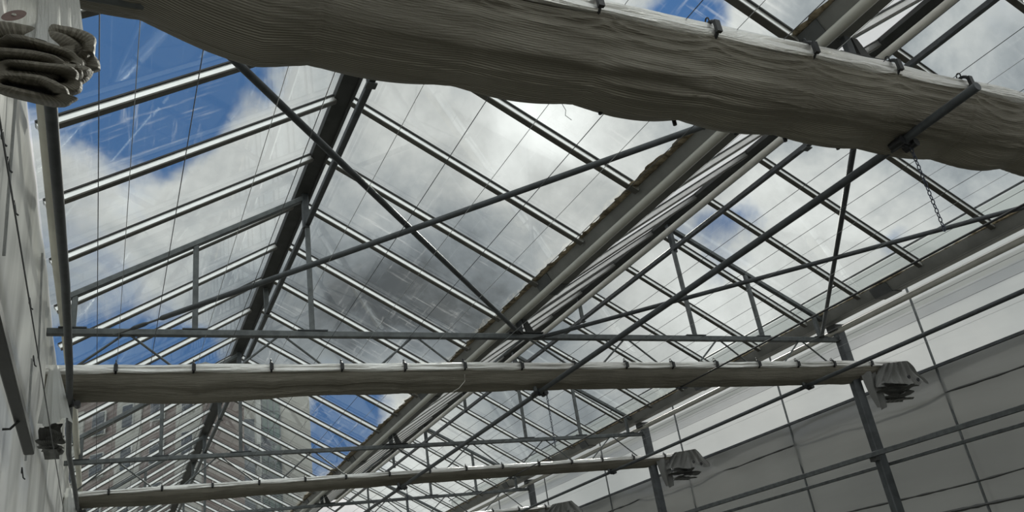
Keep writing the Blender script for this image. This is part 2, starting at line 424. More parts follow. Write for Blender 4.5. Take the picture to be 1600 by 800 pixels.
tag(MB().tube([(-.115, Y0, 4.135), (-.115, Y1, 4.135)], .031, 14).build('white_pipe', 'white'),
    'white pipe slung under the left side of the middle gutter', 'pipe')
tag(MB().tube([(3.865, Y0, 4.095), (3.865, Y1, 4.095)], .031, 14).build('white_pipe', 'white'),
    'pale pipe running under the right gutter, in front of the column tops', 'pipe')
tag(MB().tube([(-3.675, Y0, 4.10), (-3.672, -1, 4.10), (-3.655, .4, 4.10), (-3.636, 2.5, 4.10), (-3.636, Y1, 4.10)], .030, 14).build('white_pipe', 'beige'),
    'beige white pipe along the eave beside the left wall film', 'pipe')
tag(MB().tube([(1.795, Y0, 5.135), (1.795, Y1, 5.135)], .034, 14).build('white_pipe', 'white'),
    'pale pipe running alongside the dark right ridge', 'pipe')

for sx_, nm in ((-1, 'left'), (1, 'right')):
    r = thing('ridge_beam', (sx_*BAY, 4, Z_RIDGE), 'dark ridge beam at the top of the %s roof bay' % nm, 'beam')
    prof = [(-.078,.0),(-.07,-.045),(-.03,-.05),(.03,-.05),(.07,-.045),(.078,.0),(.03,.05),(-.03,.05)]
    MB().prism(prof, (sx_*BAY, Y0, Z_RIDGE), (sx_*BAY, Y1, Z_RIDGE)).build('ridge_channel', 'ridge', r)
    MB().bar((sx_*BAY+.05, Y0, Z_RIDGE-.053), (sx_*BAY+.05, Y1, Z_RIDGE-.053), .014, .016).build('ridge_lip', 'seal', r)
    q = thing('ridge_rail', (sx_*1.91, 4, 5.0), 'dark square rail hung just below the %s ridge beam' % nm, 'rail')
    MB().bar((sx_*1.905, Y0, 5.0), (sx_*1.905, Y1, 5.0), .045, .045).build('rail_tube', 'galvdark', q)
    for y in (-6, -2, 2, 6, 10):
        MB().bar((sx_*1.915, y, 5.30), (sx_*1.91, y, 4.99), .05, .018, (0, 1, 0)).build('hanger', 'galv', q)
        MB().box((sx_*1.905-.035, y-.03, 4.965), (sx_*1.905+.035, y+.03, 4.976)).build('hanger_plate', 'galv', q)

# ------------------------------------------------------------------ roof slopes: bars and panes
SLOPES = [(-3.735, -1.985, 'left bay left slope', 'glass_streaky'), (-.105, -1.845, 'left bay right slope', 'glass_streaky'),
          (.105, 1.845, 'right bay left slope', 'glass_glare'), (3.70, 1.985, 'right bay right slope', 'glass')]
def nth(n): return ['first', 'second', 'third', 'fourth', 'fifth'][n]
def where(y):
    k = max([i for i, g in enumerate(GIRD) if g <= y], default=-1)
    if k < 0: return None
    n = int((y - GIRD[k]) / .8)
    return '%s beyond %s' % (nth(min(n, 4)), GNAME[k])
BARY = [.225 + .8*k for k in range(-9, 19)]
for xe, xr, sname, gm in SLOPES:
    dx = xr - xe; ze, zr = Z_EAVE, Z_RIDGE - .03
    d = Vector((dx, 0, zr-ze)).normalized(); nrm = Vector((-d.z, 0, d.x)) * (1 if dx > 0 else -1)
    first = None; fpane = None
    for i, y in enumerate(BARY):
        wh = where(y) or '%s in front of the big top curtain' % nth(min(4, int((-4.0-y)/.8)))
        if first is None:
            a = Vector((xe, y, ze)); e = Vector((xr, y, zr))
            t = thing('glazing_bar', a, '', 'glazing bar', 'glazing bars of the %s' % sname)
            MB().bar(a - nrm*.014, e - nrm*.014, .042, .034, nrm).build('aluminium_web', 'alu', t)
            MB().bar(a + nrm*.012, e + nrm*.012, .064, .012, nrm).build('seal_strip', 'seal', t)
            MB().bar(a + nrm*.004, e + nrm*.004, .044, .010, nrm).build('aluminium_flange', 'alu', t)
            MB().bar(a - nrm*.035, e - nrm*.035, .046, .008, nrm).build('shade_strip', 'bar_shade', t)  # added strip, the shaded underside of the bar put into its colour
            first = t
        else:
            t = copy_tree(first); t.location.y = y
        t['label'] = 'glazing bar of %s, %s' % (sname, wh)
        if i == len(BARY)-1: continue
        if fpane is None:
            a = Vector((xe - d.x*.02, y+.012, ze)) + nrm*.02; e = Vector((xr, y+.012, zr)) + nrm*.02
            mb = MB(); q = Vector((0, .776, 0)); th = nrm*.004
            mb.add([a, a+q, e+q, e, a+th, a+q+th, e+q+th, e+th], [(0,1,2,3),(7,6,5,4),(0,4,5,1),(1,5,6,2),(2,6,7,3),(3,7,4,0)])
            p = mb.build('glass_pane', gm, smooth=False, origin=a); fpane = p
        else:
            p = fpane.copy(); COL.objects.link(p); p.location.y = y+.012
        tag(p, 'glass pane of %s, %s' % (sname, wh), 'glass pane', 'glass panes of the %s' % sname)

# ------------------------------------------------------------------ lattice girders
def girder(Y, label):
    t = thing('lattice_girder', (0, Y, 3.62), label, 'girder', 'lattice girders crossing both bays')
    MB().bar((-3.76, Y, 4.0), (3.86, Y, 4.0), .05, .05).build('top_chord', 'galv', t)
    MB().tube([(-3.74, Y, 3.62), (3.86, Y, 3.62)], .02).build('bottom_chord', 'galv', t)
    for ax in (-3.25, -2.15, -1.05, 1.07, 2.18, 3.29):
        for s in (-1, 1):
            fx = ax + s*.46
            MB().tube([(ax + s*.02, Y, 3.985), (fx, Y, 3.62)], .009, 8).build('web_rod', 'galv', t)
    for s in (-1, 1):                        # splayed rods under the middle gutter
        MB().tube([(s*.03, Y, 3.98), (s*.55, Y, 3.62)], .010, 8).build('web_rod', 'galv', t)
        sl = (Z_RIDGE - .075 - 4.235) / 1.80
        MB().bar((s*3.70, Y, 4.235 - .0), (s*1.93, Y, 4.235 + sl*1.77), .045, .05, (0, 1, 0)).build('rafter', 'galv', t)
        for x in (3.60, 2.785):
            zt = 4.235 + sl*(3.70 - x) - .02
            MB().bar((s*x, Y, 4.02), (s*x, Y, zt), .04, .04, (0, 1, 0)).build('post', 'galv', t)
            MB().box((s*x-.09, Y-.028, 4.0255), (s*x+.09, Y+.028, 4.034)).build('foot_plate', 'galvdark', t)
        MB().bar((s*1.905, Y, 4.02), (s*1.905, Y, 5.02), .038, .038, (0, 1, 0)).build('king_post', 'galv', t)
        MB().bar((s*1.915, Y, 4.96), (s*1.915, Y, 5.30), .055, .05, (0, 1, 0)).build('post_sleeve', 'galvdark', t)
        MB().box((s*1.905-.12, Y-.03, 4.0255), (s*1.905+.12, Y+.03, 4.034)).build('foot_plate', 'galvdark', t)
    MB().bar((-.045, Y, 4.03), (-.045, Y, 4.17), .05, .03, (0, 1, 0)).build('gutter_post', 'galvdark', t)
    tri = MB()
    tri.add([(-.01,Y-.012,4.17),(.03,Y-.012,4.17),(.10,Y-.012,4.03),(.02,Y-.012,4.03),(-.01,Y+.012,4.17),(.03,Y+.012,4.17),(.10,Y+.012,4.03),(.02,Y+.012,4.03)],
            [(0,1,2,3),(7,6,5,4),(0,4,5,1),(1,5,6,2),(2,6,7,3),(3,7,4,0)])
    tri.build('gusset', 'ridge', t, smooth=False)
    MB().box((-.17, Y-.04, 4.026), (.17, Y+.04, 4.036)).build('base_plate', 'ridge', t)
    return t
g0 = girder(-4.0, 'steel lattice girder hidden inside the big curtain bundle at the top of the photo')
for Y, lab in zip(GIRD[1:], ('nearest uncovered steel lattice girder, crossing the photo just below the middle',
                         'second uncovered steel lattice girder, crossing the lower part of the photo',
                         'third uncovered steel lattice girder, at the bottom edge of the photo',
                         'farthest steel lattice girder')):
    c = copy_tree(g0); c.location.y = Y; c['label'] = lab
g0.location.z -= .055
for k, Y in enumerate(GIRD):
    t = thing('steel_column', (3.90, Y, 0), 'grey steel column under the right end of %s' % GNAME[k].replace('the big top', 'the girder in the big top'), 'column', 'columns along the right gutter')
    w, h = .105, .06
    MB().bar((3.905, Y, 0), (3.905, Y, 4.10), .115, .08, (0, 1, 0)).build('shaft', 'galvdark', t)
    MB().box((3.80, Y-.06, 4.10), (3.97, Y+.06, 4.165)).build('head_plate', 'ridge', t)
    MB().box((3.80, Y-.10, 0), (4.01, Y+.10, .015)).build('base_plate', 'galvdark', t)
    MB().box((3.835, Y-.05, 3.985), (3.85, Y+.05, 4.05)).build('end_bracket', 'galv', t)
    MB().box((3.80, Y-.045, 2.67), (3.85, Y+.045, 2.71)).build('rail_bracket', 'ridge', t)
tag(MB().bar((3.79, -8, 2.735), (3.79, 15, 2.735), .035, .05).build('side_rail', 'galv'), 'grey rail fixed to the front of the right columns', 'rail')
tag(MB().bar((4.00, -8, 2.63), (4.00, 15, 2.63), .03, .035).build('side_rail', 'galv'), 'thinner grey rail passing behind the right columns', 'rail')

# ------------------------------------------------------------------ wind braces (round tubes with threaded ends)
def brace(a, b, label):
    a, b = Vector(a), Vector(b); d = (b-a).normalized()
    t = thing('wind_brace', (a+b)/2, label, 'brace', 'crossed wind braces between the first two girders')
    MB().tube([a + d*.45, a + d*.47, b - d*.12, b - d*.08], [.012, .019, .019, .010], 12).build('brace_tube', 'galvdark', t)
    MB().tube([a, a + d*.47], .008, 8).build('threaded_rod', 'galv', t)
    MB().tube([b - d*.1, b], .008, 8).build('threaded_rod', 'galv', t)
    MB().tube([a + d*.18, a+d*.21, a+d*.30, a+d*.33], [.010, .016, .016, .010], 8).build('turnbuckle', 'galvdark', t)
    MB().bar(b - d*.09, b + d*.03, .05, .012).build('fork', 'ridge', t)
brace((-3.34, -.01, 3.975), (.08, -3.96, 3.975), 'round brace tube from the left end of the nearest bare girder to the big curtain')
brace((-3.575, -3.96, 4.02), (-.07, -.03, 4.02), 'round brace tube falling from upper left to the middle gutter node')
brace((3.85, -3.96, 3.975), (.09, -.03, 3.975), 'long round brace tube from the middle gutter node up to the right photo edge')
brace((.12, -3.96, 4.02), (3.60, -.02, 4.02), 'steep dark brace tube between the big curtain and the right column head')

# ------------------------------------------------------------------ hanging pipes, clamps, chains
tag(MB().tube([(.0, -4.47, 3.475), (.03, -3.9, 3.475), (.03, Y1, 3.475)], .021, 12).build('hanging_pipe', 'galvdark'), 'long grey pipe hung under the curtains below the middle gutter', 'pipe')
tag(MB().tube([(3.155, Y0-1, 3.475), (3.155, Y1, 3.475)], .021, 12).build('hanging_pipe', 'galvdark'), 'long grey pipe hung under the curtains near the right columns', 'pipe')
PL = [(-3.562, -8, 3.48), (-3.563, -3.5, 3.48), (-3.557, -2, 3.488), (-3.566, -.8, 3.48), (-3.582, 0, 3.475), (-3.612, 1.1, 3.50), (-3.622, 1.5, 3.50), (-3.60, 2.8, 3.48), (-3.588, 4, 3.475), (-3.585, 15, 3.475)]
tag(MB().tube(PL, .021, 12).build('hanging_pipe', 'galvdark'), 'bent dark pipe hung under the curtains beside the left wall film', 'pipe')
def clamp(x, y, label):
    t = thing('pipe_clamp', (x, y, 3.50), label, 'clamp', 'black roller clamps on the hanging pipes')
    MB().torus((x, y, 3.477), .028, .009, (0, 1, 0)).build('ring', 'black', t)
    MB().box((x-.05, y-.018, 3.452), (x+.06, y+.018, 3.472)).build('body', 'black', t)
    for s in (-.045, .052):
        MB().tube([(x+s, y-.035, 3.462), (x+s, y+.035, 3.462)], .021, 12).build('roller', 'black', t)
    MB().bar((x-.035, y, 3.47), (x-.035, y, 3.63), .03, .018, (0, 1, 0)).build('strap', 'galv', t)
    return t
NM = ['the big curtain at the top', 'the nearest full width curtain', 'the second full width curtain', 'the third full width curtain', 'the farthest curtain']
c0 = None
for xs, side in ((.03, 'middle'), (3.155, 'right'), (-3.585, 'left')):
    for k, Y in enumerate(GIRD[:4]):
        lab = 'black roller clamp on the %s hanging pipe, under %s' % (side, NM[k])
        if c0 is None: c0 = clamp(xs, Y-.03, lab); 
        else:
            c = copy_tree(c0); c.location = (xs if not (side == 'left' and k == 0) else -3.562, Y-.03, 3.50); c['label'] = lab
def chain(x, y, n, label):
    t = thing('hanging_chain', (x, y, 3.46), label, 'chain', 'dark chains hanging from the middle pipe')
    proto = None
    for i in range(n):
        z = 3.455 - i*.0235
        if i < 2:
            o = MB().torus((x, y, z), .0075, .0026, (1, 0, 0) if i % 2 else (0, 1, 0), 1.75, (0, 0, 1), 12, 5).build('link', 'chain', t)
            proto = (proto or []) + [o]
        else:
            o = proto[i % 2].copy(); COL.objects.link(o); o.parent = t; o.location = (0, 0, -(i - i % 2) * .0235)
    return t
ch = chain(.075, -4.03, 20, 'dark blue steel chain dangling below the big curtain, right of the middle pipe clamp')
for k, Y in enumerate((0, 4)):
    c = copy_tree(ch); c.location = (.10, Y-.03, 3.46)
    c['label'] = 'thin dark chain dangling below %s at the middle pipe' % NM[k+1]

# ------------------------------------------------------------------ screen wires along the house
def wire(x, z, m, label, r=.0022):
    tag(MB().tube([(x, Y0-1, z), (x, Y1, z)], r, 6).build('screen_wire', m), label, 'wire', 'wires running the length of the house')
DK = [-3.43, -3.083, -2.585, -1.905, -1.315, -.80, -.19, .30, .81, 1.405, 2.0, 2.58, 3.12, 3.60, 4.15]
TH = [-3.302, -2.764, -2.206, -1.605, -1.045, -.48, .56, 1.10, 1.66, 2.24, 2.80, 3.35, 4.45]
for i, x in enumerate(DK):
    lab = 'dark screen wire, %s from the left wall' % ['first','second','third','fourth','fifth','sixth','seventh','eighth','ninth','tenth','eleventh','twelfth','thirteenth','fourteenth','fifteenth'][i]
    wire(x, 3.755, 'wire', lab, .0017 if x > -.5 else .0021)
for i, x in enumerate(TH):
    lab = 'pale thin screen wire, %s from the left wall' % ['first','second','third','fourth','fifth','sixth','seventh','eighth','ninth','tenth','eleventh','twelfth','thirteenth'][i]
    wire(x, 3.765, 'wirelight', lab, .0012 if x > -.5 else .0016)

# ------------------------------------------------------------------ gathered shade curtains
CTRL = [(-.195,.115),(-.222,.085),(-.222,.03),(-.185,-.045),(-.12,-.105),(-.03,-.14),(.05,-.145),(.105,-.105),(.125,-.02),(.11,.07),(.04,.12),(-.10,.13)]
def cr(p0, p1, p2, p3, t):
    return .5*((2*p1) + (p2-p0)*t + (2*p0-5*p1+4*p2-p3)*t*t + (3*p1-p0-3*p2+p3)*t**3)
def sect(t):
    n = len(CTRL); f = (t % 1.0)*n; i = int(f) % n; u = f - int(f)
    P = [CTRL[(i+k) % n] for k in (-1, 0, 1, 2)]
    return cr(P[0][0],P[1][0],P[2][0],P[3][0],u), cr(P[0][1],P[1][1],P[2][1],P[3][1],u)
CX0 = -3.306
def curtain(Y, seed, nx, nt_, label, deep):
    xa, xb = -3.735, 4.62
    t = thing('screen_curtain', (0, Y, 3.62), label, 'curtain', 'gathered shade curtains hung along the girders')
    sy, sz, oz = (1.0, 1.0, 0.0) if deep > .8 else ((.55, .70, -.012) if deep > .45 else (.45, .47, -.030))
    def fn(a, c):
        x = xa + (xb-xa)*a
        y, z = sect(c)
        cell = math.floor((x-CX0)/.527); f = (x-CX0)/.527 - cell
        amp = .6 + .8*hsh(cell, seed)
        sag = (1-(2*f-1)**2)*amp
        # droop between the clips, stronger along the free lower edge
        low = max(0, min(1, (.10 - z)/.24))
        under = max(0, min(1, 1 - abs((c-.33)/.33)))
        z -= sag*(.012+.026*(deep > .8))*low
        topk = math.exp(-(c/.20)**2)                       # dense small folds right under the hem
        ph = c*46 + sag*1.5*(.4+topk) + .9*vn2(x*1.1, c*4, seed+2)
        rid = 1 - abs(vn2(x*.55 + 9, c*22 + sag*.75 + .5*vn(x*.9, seed), seed+31))*2
        rid2 = 1 - abs(vn2(x*1.3 + 3, c*55 + sag*1.6, seed+41))*2
        dsp = 1.5*(.012*vn2(x*.8, c*9 + sag*.5, seed+3) + .0075*rid*(.25+.75*max(0, vn2(x*.6, c*5, seed+8)+.25)) + .0022*rid2
               + topk*(.0075*abs(math.sin(ph)) + .003*math.sin(c*120+sag*3)) + .016*vn(x*.55, seed+5)*low) * (.35+.65*under)
        if deep > .8:                                      # drawn-up arcs between the clips and a few long soft folds
            for q in range(5):
                c0 = .035 + .034*q + .006*vn(cell+q*3.1, seed)
                dsp += .0095*(1-q*.12)*math.exp(-((c - c0 - sag*.022*(1+.3*q))/.0065)**2)
            for q in range(4):
                c0 = .24 + .055*q + .022*vn(x*.45, seed+60+q) + .012*sag*vn(cell, q)
                st_ = max(0, vn(x*.8, seed+70+q))
                dsp += .013*st_*math.exp(-((c - c0)/.010)**2) - .006*st_*math.exp(-((c - c0 - .018)/.012)**2)
        cus = math.exp(-((min(f, 1-f))/.09)**2)
        dsp += .012*cus*under*(.3+amp*.5)
        n2 = sect(c+.004); n1 = sect(c-.004); ty, tz = n2[0]-n1[0], n2[1]-n1[1]; L = math.hypot(ty, tz) or 1
        ny, nz = tz/L, -ty/L
        if ny*(y+.04) + nz*(z) < 0: ny, nz = -ny, -nz
        z += (.22*max(0, (-2.95-x)/.8)*low if deep > .8 else -.055*math.exp(-((x+2.75)/.55)**2)*low) + .006*vn(x*.8, seed+7)
        taper = 1.0
        if x > 3.75: taper = 1 - .80*min(1, (x-3.75)/.85)**1.3
        yy = y + ny*dsp; zz = z + nz*dsp
        zz = .115 + (zz-.115)*taper
        return (x, Y + yy*sy, 3.62 + zz*sz + oz)
    body = MB().grid(fn, nx, nt_, lambda a, c: ((xb-xa)*a, c*1.05), closed_v=True)
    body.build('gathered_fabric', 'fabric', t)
    hs = 1.0 if deep > .8 else (.85 if deep > .45 else .72)
    def roll(dy, dz, r, m, nm, sd):
        n = nx
        pts = []
        for i in range(n):
            x = xa + (xb-xa)*i/(n-1); cell = math.floor((x-CX0)/.527); f = (x-CX0)/.527 - cell
            sag = (1-(2*f-1)**2)
            pts.append((x, Y+(-.212+dy)*sy - .004*sag*vn(cell, sd), 3.62+(.122+dz)*sz+oz - .005*sag + .003*vn(x*5, sd)))
        rs = [r*(.82+.30*abs(math.sin(math.pi*((p[0]-CX0)/.527)))+.12*vn(p[0]*7, sd)) for p in pts]
        mb = MB(); seg = 12; vs = []; uvs = []
        for p, q in zip(pts, rs):
            for k in range(seg):
                a = 2*math.pi*k/seg
                qq = q*(1+.10*math.sin(3*a+p[0]*6+sd))
                vs.append((p[0], p[1]+math.cos(a)*qq, p[2]+math.sin(a)*qq)); uvs.append((p[0], k*.006))
        fs = [(i*seg+k, (i+1)*seg+k, (i+1)*seg+(k+1) % seg, i*seg+(k+1) % seg) for i in range(n-1) for k in range(seg)]
        mb.add(vs, fs, uvs); mb.build(nm, m, t)
    roll(0, .004, .027*hs, 'silver', 'rolled_hem', seed)
    roll(-.016, -.036, .021*hs, 'silver', 'rolled_hem', seed+4)
    yc, zc = Y-.215*sy, 3.62+.112*sz+oz
    cp = None
    for k in range(15):
        x = CX0 + .527*k + .03*vn(k*1.7, seed)
        if cp is None:
            mb = MB()
            mb.torus((x, yc-.003, zc), .038*hs, .0085, (1, 0, 0), 1.15, (0, 0, 1), 16, 6)
            mb.box((x-.013, yc-.052*hs, zc-.035*hs), (x+.013, yc-.036*hs, zc+.022*hs))
            mb.torus((x, yc, zc+.058*hs), .011, .0035, (1, 0, 0), 1.4, (0, 0, 1), 12, 5)
            cp = mb.build('clip', 'black', t); x00 = x
        else:
            c = cp.copy(); COL.objects.link(c); c.parent = t; c.location = (x-x00, 0, .004*vn(k, seed+1))
    if deep > .8:                            # small buttons along the far lower edge of the nearest bundle
        for x in (-1.60, -1.23, -.90, -.61, -.28):
            MB().tube([(x, Y+.085, 3.50), (x, Y+.085, 3.468)], .009, 8).build('hem_button', 'black', t)
    return t
def pleats(parent, c, w, h, d, turns, seed, name, m, shear=0.0):
    # accordion of folded fabric: a serpentine ribbon in X-Z, drawn out along Y
    cx, cy, cz = c
    n = turns*16
    def fn(a, e):
        s = a*turns; i = int(s); f = s - i
        side = 1 if i % 2 == 0 else -1
        if i >= turns: f = 1; 
        ww = w*(.75+.35*hsh(i, seed))*(.6+.4*math.sin(math.pi*min(1, (s+.6)/(turns+.6))))
        x = side*ww*math.sin((f-.5)*math.pi)
        z = h*(.5 - s/turns) + .16*h/turns*math.sin(f*2*math.pi) + (.010*vn(x*20+i, seed))
        y = d*(e-.5) + .02*vn(e*3+i, seed+1)
        x += .010*vn(e*5+s, seed+2)
        return (cx + x + shear*y, cy + y, cz + z + .012*vn(x*14+e*4, seed+7) + .012*math.sin(e*5+i))
    MB().grid(fn, n, 14, lambda a, e: (e*d, a*turns*w*2)).build(name, m, parent)
def left_end(Y, parent, seed, big):
    # the sheet that wraps the bundle end and drops beside the left wall, with the folded stack below it
    def fn(a, e):
        ang = (e-.5)*2.6
        k = a
        wx = .030 + .070*k; wy = .05 + .13*k
        x = -3.685 + .035*k + wx*math.sin(ang) + .008*math.sin(e*31+seed)*k
        y = Y - .15 - wy*math.cos(ang) + .01*math.sin(e*23)*k
        z = 3.69 - .42*k + .03*math.sin(e*7+seed)*k
        return (max(x, -3.755), y, z)
    MB().grid(fn, 24, 60, lambda a, e: (a*.4, e*.5)).build('hanging_wrap', 'plasticwrap', parent)
    pleats(parent, (-3.662, Y-.12, 3.205), .082, .19, .26, 6, seed, 'folded_stack', 'greyplastic')
def right_end(Y, parent, seed):
    def fn(a, e):
        # fan of creased film falling from the bundle end
        x0 = 4.22 + .40*e; xb_ = 4.00 + .89*e
        x = x0 + (xb_-x0)*a**.8
        top = 3.70 - .035*(1-e); bot = 3.40 + .10*abs(e-.35) + .03*vn(e*9, seed)
        z = top + (bot-top)*a - .0
        cre = math.sin(e*34 + 1.5*vn(e*5, seed))*.022*a**.5 + .012*vn(e*20+a*4, seed+1)
        return (min(x, 4.865), Y - .17 + .05*math.sin(a*2.4) + cre, z)
    MB().grid(fn, 22, 110, lambda a, e: (a*.3, e*.9)).build('creased_end', 'greyplastic', parent)
    pleats(parent, (4.34, Y-.10, 3.36), .26, .15, .20, 5, seed+3, 'folded_stack', 'greyplastic')
    for ex, ez in ((4.50, 3.505), (4.63, 3.47)):
        MB().torus((ex, Y-.205, ez), .014, .008, (0, 1, 0), 1.2, (0, 0, 1)).build('eyelet', 'black', parent)
    def sh(a, e):
        w = .12*(1-a*.45)
        return (4.03 + w*(e*2-1) + .03*a, Y-.10 + .02*math.sin(e*9+a*3), 3.60 - .42*a + .05*abs(e-.5)*a)
    MB().grid(sh, 16, 16, lambda a, e: (a*.4, e*.3)).build('loose_flap', 'greyplastic', parent)
LAB = ['huge gathered beige shade curtain bundle sweeping across the top of the photo',
       'gathered beige shade curtain with silver top hem crossing the photo below the middle',
       'gathered shade curtain crossing low in the photo, second below the big one',
       'gathered shade curtain at the bottom edge of the photo, third below the big one',
       'farthest gathered shade curtain, at the far girder']
for k, Y in enumerate(GIRD):
    nx, ntt, deep = ((900, 150, 1.0), (560, 80, .5), (420, 60, .4), (300, 40, .4), (200, 30, .4))[k]
    t = curtain(Y, 3.1+k*7.7, nx, ntt, LAB[k], deep)
    right_end(Y, t, 2.0+k)
    if k: left_end(Y, t, 1.0+k, False)
    else:
        def lobe(px, py, hw, hh, rot, sd, dy=0.0, dep=.26):
            # a flattened loop of folded fabric, its rounded lip and dark hollow turned to the room
            yc = Y - .48 + dy; c = at(px, py, Y=yc); k = (c - EYE).dot(FWD)/F_PX
            ax = Vector((.02, -1, -.56)).normalized(); ux = Vector((1, 0, 0)); uz = ax.cross(ux).normalized()
            if uz.z < 0: uz = -uz
            ux2 = ux*math.cos(rot) + uz*math.sin(rot); uz2 = uz*math.cos(rot) - ux*math.sin(rot)
            PR = [(-dep, .55, .55), (-dep*.5, .92, .95), (-.06, 1.04, 1.08), (-.02, 1.05, 1.08), (0, 1.0, .98), (.006, .86, .74), (.002, .72, .50), (-.02, .62, .34), (-dep*.8, .5, .2)]
            def fn(a, e):
                f = a*(len(PR)-1); i0 = min(int(f), len(PR)-2); u = f - i0
                d_, sx2, sz2 = [PR[i0][q]*(1-u) + PR[i0+1][q]*u for q in range(3)]
                th = e*2*math.pi
                wob_ = 1 + .13*vn(e*7, sd) + .06*vn(e*17, sd+1)
                X_ = math.copysign(abs(math.cos(th))**.65, math.cos(th))*hw*k*sx2*wob_
                Z_ = math.copysign(abs(math.sin(th))**.9, math.sin(th))*hh*k*sz2*wob_ - .12*hw*k*math.cos(th)**2*vn(sd, 1)
                return c + ux2*X_ + uz2*Z_ + ax*(d_ + .02*math.cos(th*2+sd))
            MB().grid(fn, 34, 72, lambda a, e: (a*.3, e*hw*k*5), closed_v=True).build('fold', 'fabric', t)
        lobe(40, 84, 88, 44, -.04, 9.0, .07, .22)
        lobe(20, 64, 96, 26, -.05, 1.0, .05)
        lobe(66, 84, 66, 20, -.12, 2.0, .02)
        lobe(18, 100, 74, 25, .08, 3.0, 0)
        lobe(56, 116, 62, 19, -.02, 4.0, -.02)
        lobe(44, 132, 58, 19, -.05, 5.0, -.04)
        lobe(102, 66, 38, 30, -.25, 6.0, .05)
        lobe(96, 108, 30, 14, .25, 7.0, .03)
        def cover(a, e):                     # striped sheet lying over the top of the stack
            px = 20 + 100*e + 26*a*e - 14*a; py = -34 + 84*a + 26*e*a + 10*e
            p = at(px, py, Y=Y-.50+.10*(e-.4)**2*4+.05*math.sin(a*2.5))
            return p + Vector((.004*math.sin(e*40), -.012*math.sin(e*11+a*3), 0))
        MB().grid(cover, 30, 60, lambda a, e: (a*.3, e*.30)).build('striped_cover', 'plasticwrap', t)
        c = at(22, 24, Y=Y-.56)
        MB().grid(lambda a, e: (c.x + .034*a*math.cos(e*6.2832)*.55+ .010*a*math.sin(e*6.2832), c.y + .02*a*math.sin(e*6.2832), c.z + .034*a*math.sin(e*6.2832)), 5, 24).build('brown_patch', 'brownpatch', t)
        MB().torus((c.x, c.y-.002, c.z), .003, .002, (0, 1, -.5)).build('eyelet', 'white', t)

# ------------------------------------------------------------------ left wall fittings
t = thing('square_tube', (-3.70, -2.8, 2.86), 'dark square steel tube fixed low on the left wall film', 'tube')
MB().bar((-3.70, -5.2, 2.86), (-3.70, -1.25, 2.86), .05, .05).build('tube_body', 'steelbox', t)
MB().tube([(-3.70, -1.9, 2.84), (-3.735, -1.9, 2.80), (-3.765, -1.9, 2.80)], .006, 8).build('hook', 'black', t)
def hook(i, px, py, lab):
    p = at(px, py, X=-3.745)
    t = thing('wall_hook', p, lab, 'hook', 'small dark hooks on the left wall film')
    MB().bar((p.x, p.y-.012, p.z), (p.x, p.y+.012, p.z), .006, .03).build('cross_bar', 'black', t)
    MB().tube([(p.x, p.y, p.z+.015), (p.x+.01, p.y, p.z-.04), (p.x+.02, p.y, p.z-.05)], .004, 6).build('pin', 'black', t)
for i, (px, py, lab) in enumerate(((3, 210, 'small dark hook on the left wall film at the photo edge, highest'), (12, 252, 'small dark hook on the left wall film, second from the top'),
        (22, 320, 'small dark hook on the left wall film, left of the long wall wire'), (46, 470, 'small dark hook on the left wall film, above the girder end'),
        (52, 560, 'small dark hook on the left wall film, under the girder end'), (34, 735, 'lowest small dark hook on the left wall film'))):
    hook(i, px, py, lab)
tag(MB().tube([(-3.62, -6.5, 3.01), (-3.62, 15, 3.01)], .0028, 6).build('wall_wire', 'wire'), 'dark wire running close along the left wall film', 'wire')
for i, (px, py, px2, py2) in enumerate(((26, 130, 6, 400), (66, 395, 60, 560), (50, 560, 40, 720))):
    a = at(px, py, X=-3.738); b_ = at(px2, py2, X=-3.738)
    tag(MB().tube([a, b_], .006, 6).build('film_cord', 'wirelight'), ['pale cord hanging on the left wall film at the photo edge', 'pale cord on the left wall film beside the eave pipe', 'pale cord on the left wall film above the folded curtain end'][i], 'cord')
for i, y in enumerate([-4.9 + 1.6*k for k in range(10)]):
    struct(MB().bar((-3.86, y, 0), (-3.86, y, 4.2), .06, .05, (0, 1, 0)).build('trim_%d' % (i+20), 'galvdark'))
for i, z in enumerate((1.2, 2.4, 3.3)):
    struct(MB().bar((-3.86, -8, z), (-3.86, 15, z), .05, .06).build('trim_%d' % (i+40), 'galvdark'))

# ------------------------------------------------------------------ buildings beyond the roof
def bmat(name, c, c2, sc, rough=.9): return solid(name, c, rough, 0, .2, sc, c2, .0)
MT['pink'] = bmat('mauve_render', (.20, .155, .145), (.15, .115, .11), .25)
MT['palewall'] = bmat('pale_render', (.36, .355, .33), (.31, .305, .29), .15)
MT['bluegrey'] = bmat('blue_grey_cladding', (.10, .115, .14), (.075, .09, .11), .4)
MT['brick'] = bmat('brown_brick', (.15, .085, .07), (.10, .06, .05), .5)
MT['winglass'] = solid('window_glass', (.035, .045, .065), .15, 0, .4, .6, bmp=0)
MT['greenglass'] = solid('green_glass', (.07, .13, .12), .15, 0, .45, .5, (.03, .06, .055), 0)
MT['frame'] = solid('pale_frame', (.42, .43, .42), .6, 0, .1, 3, bmp=0)
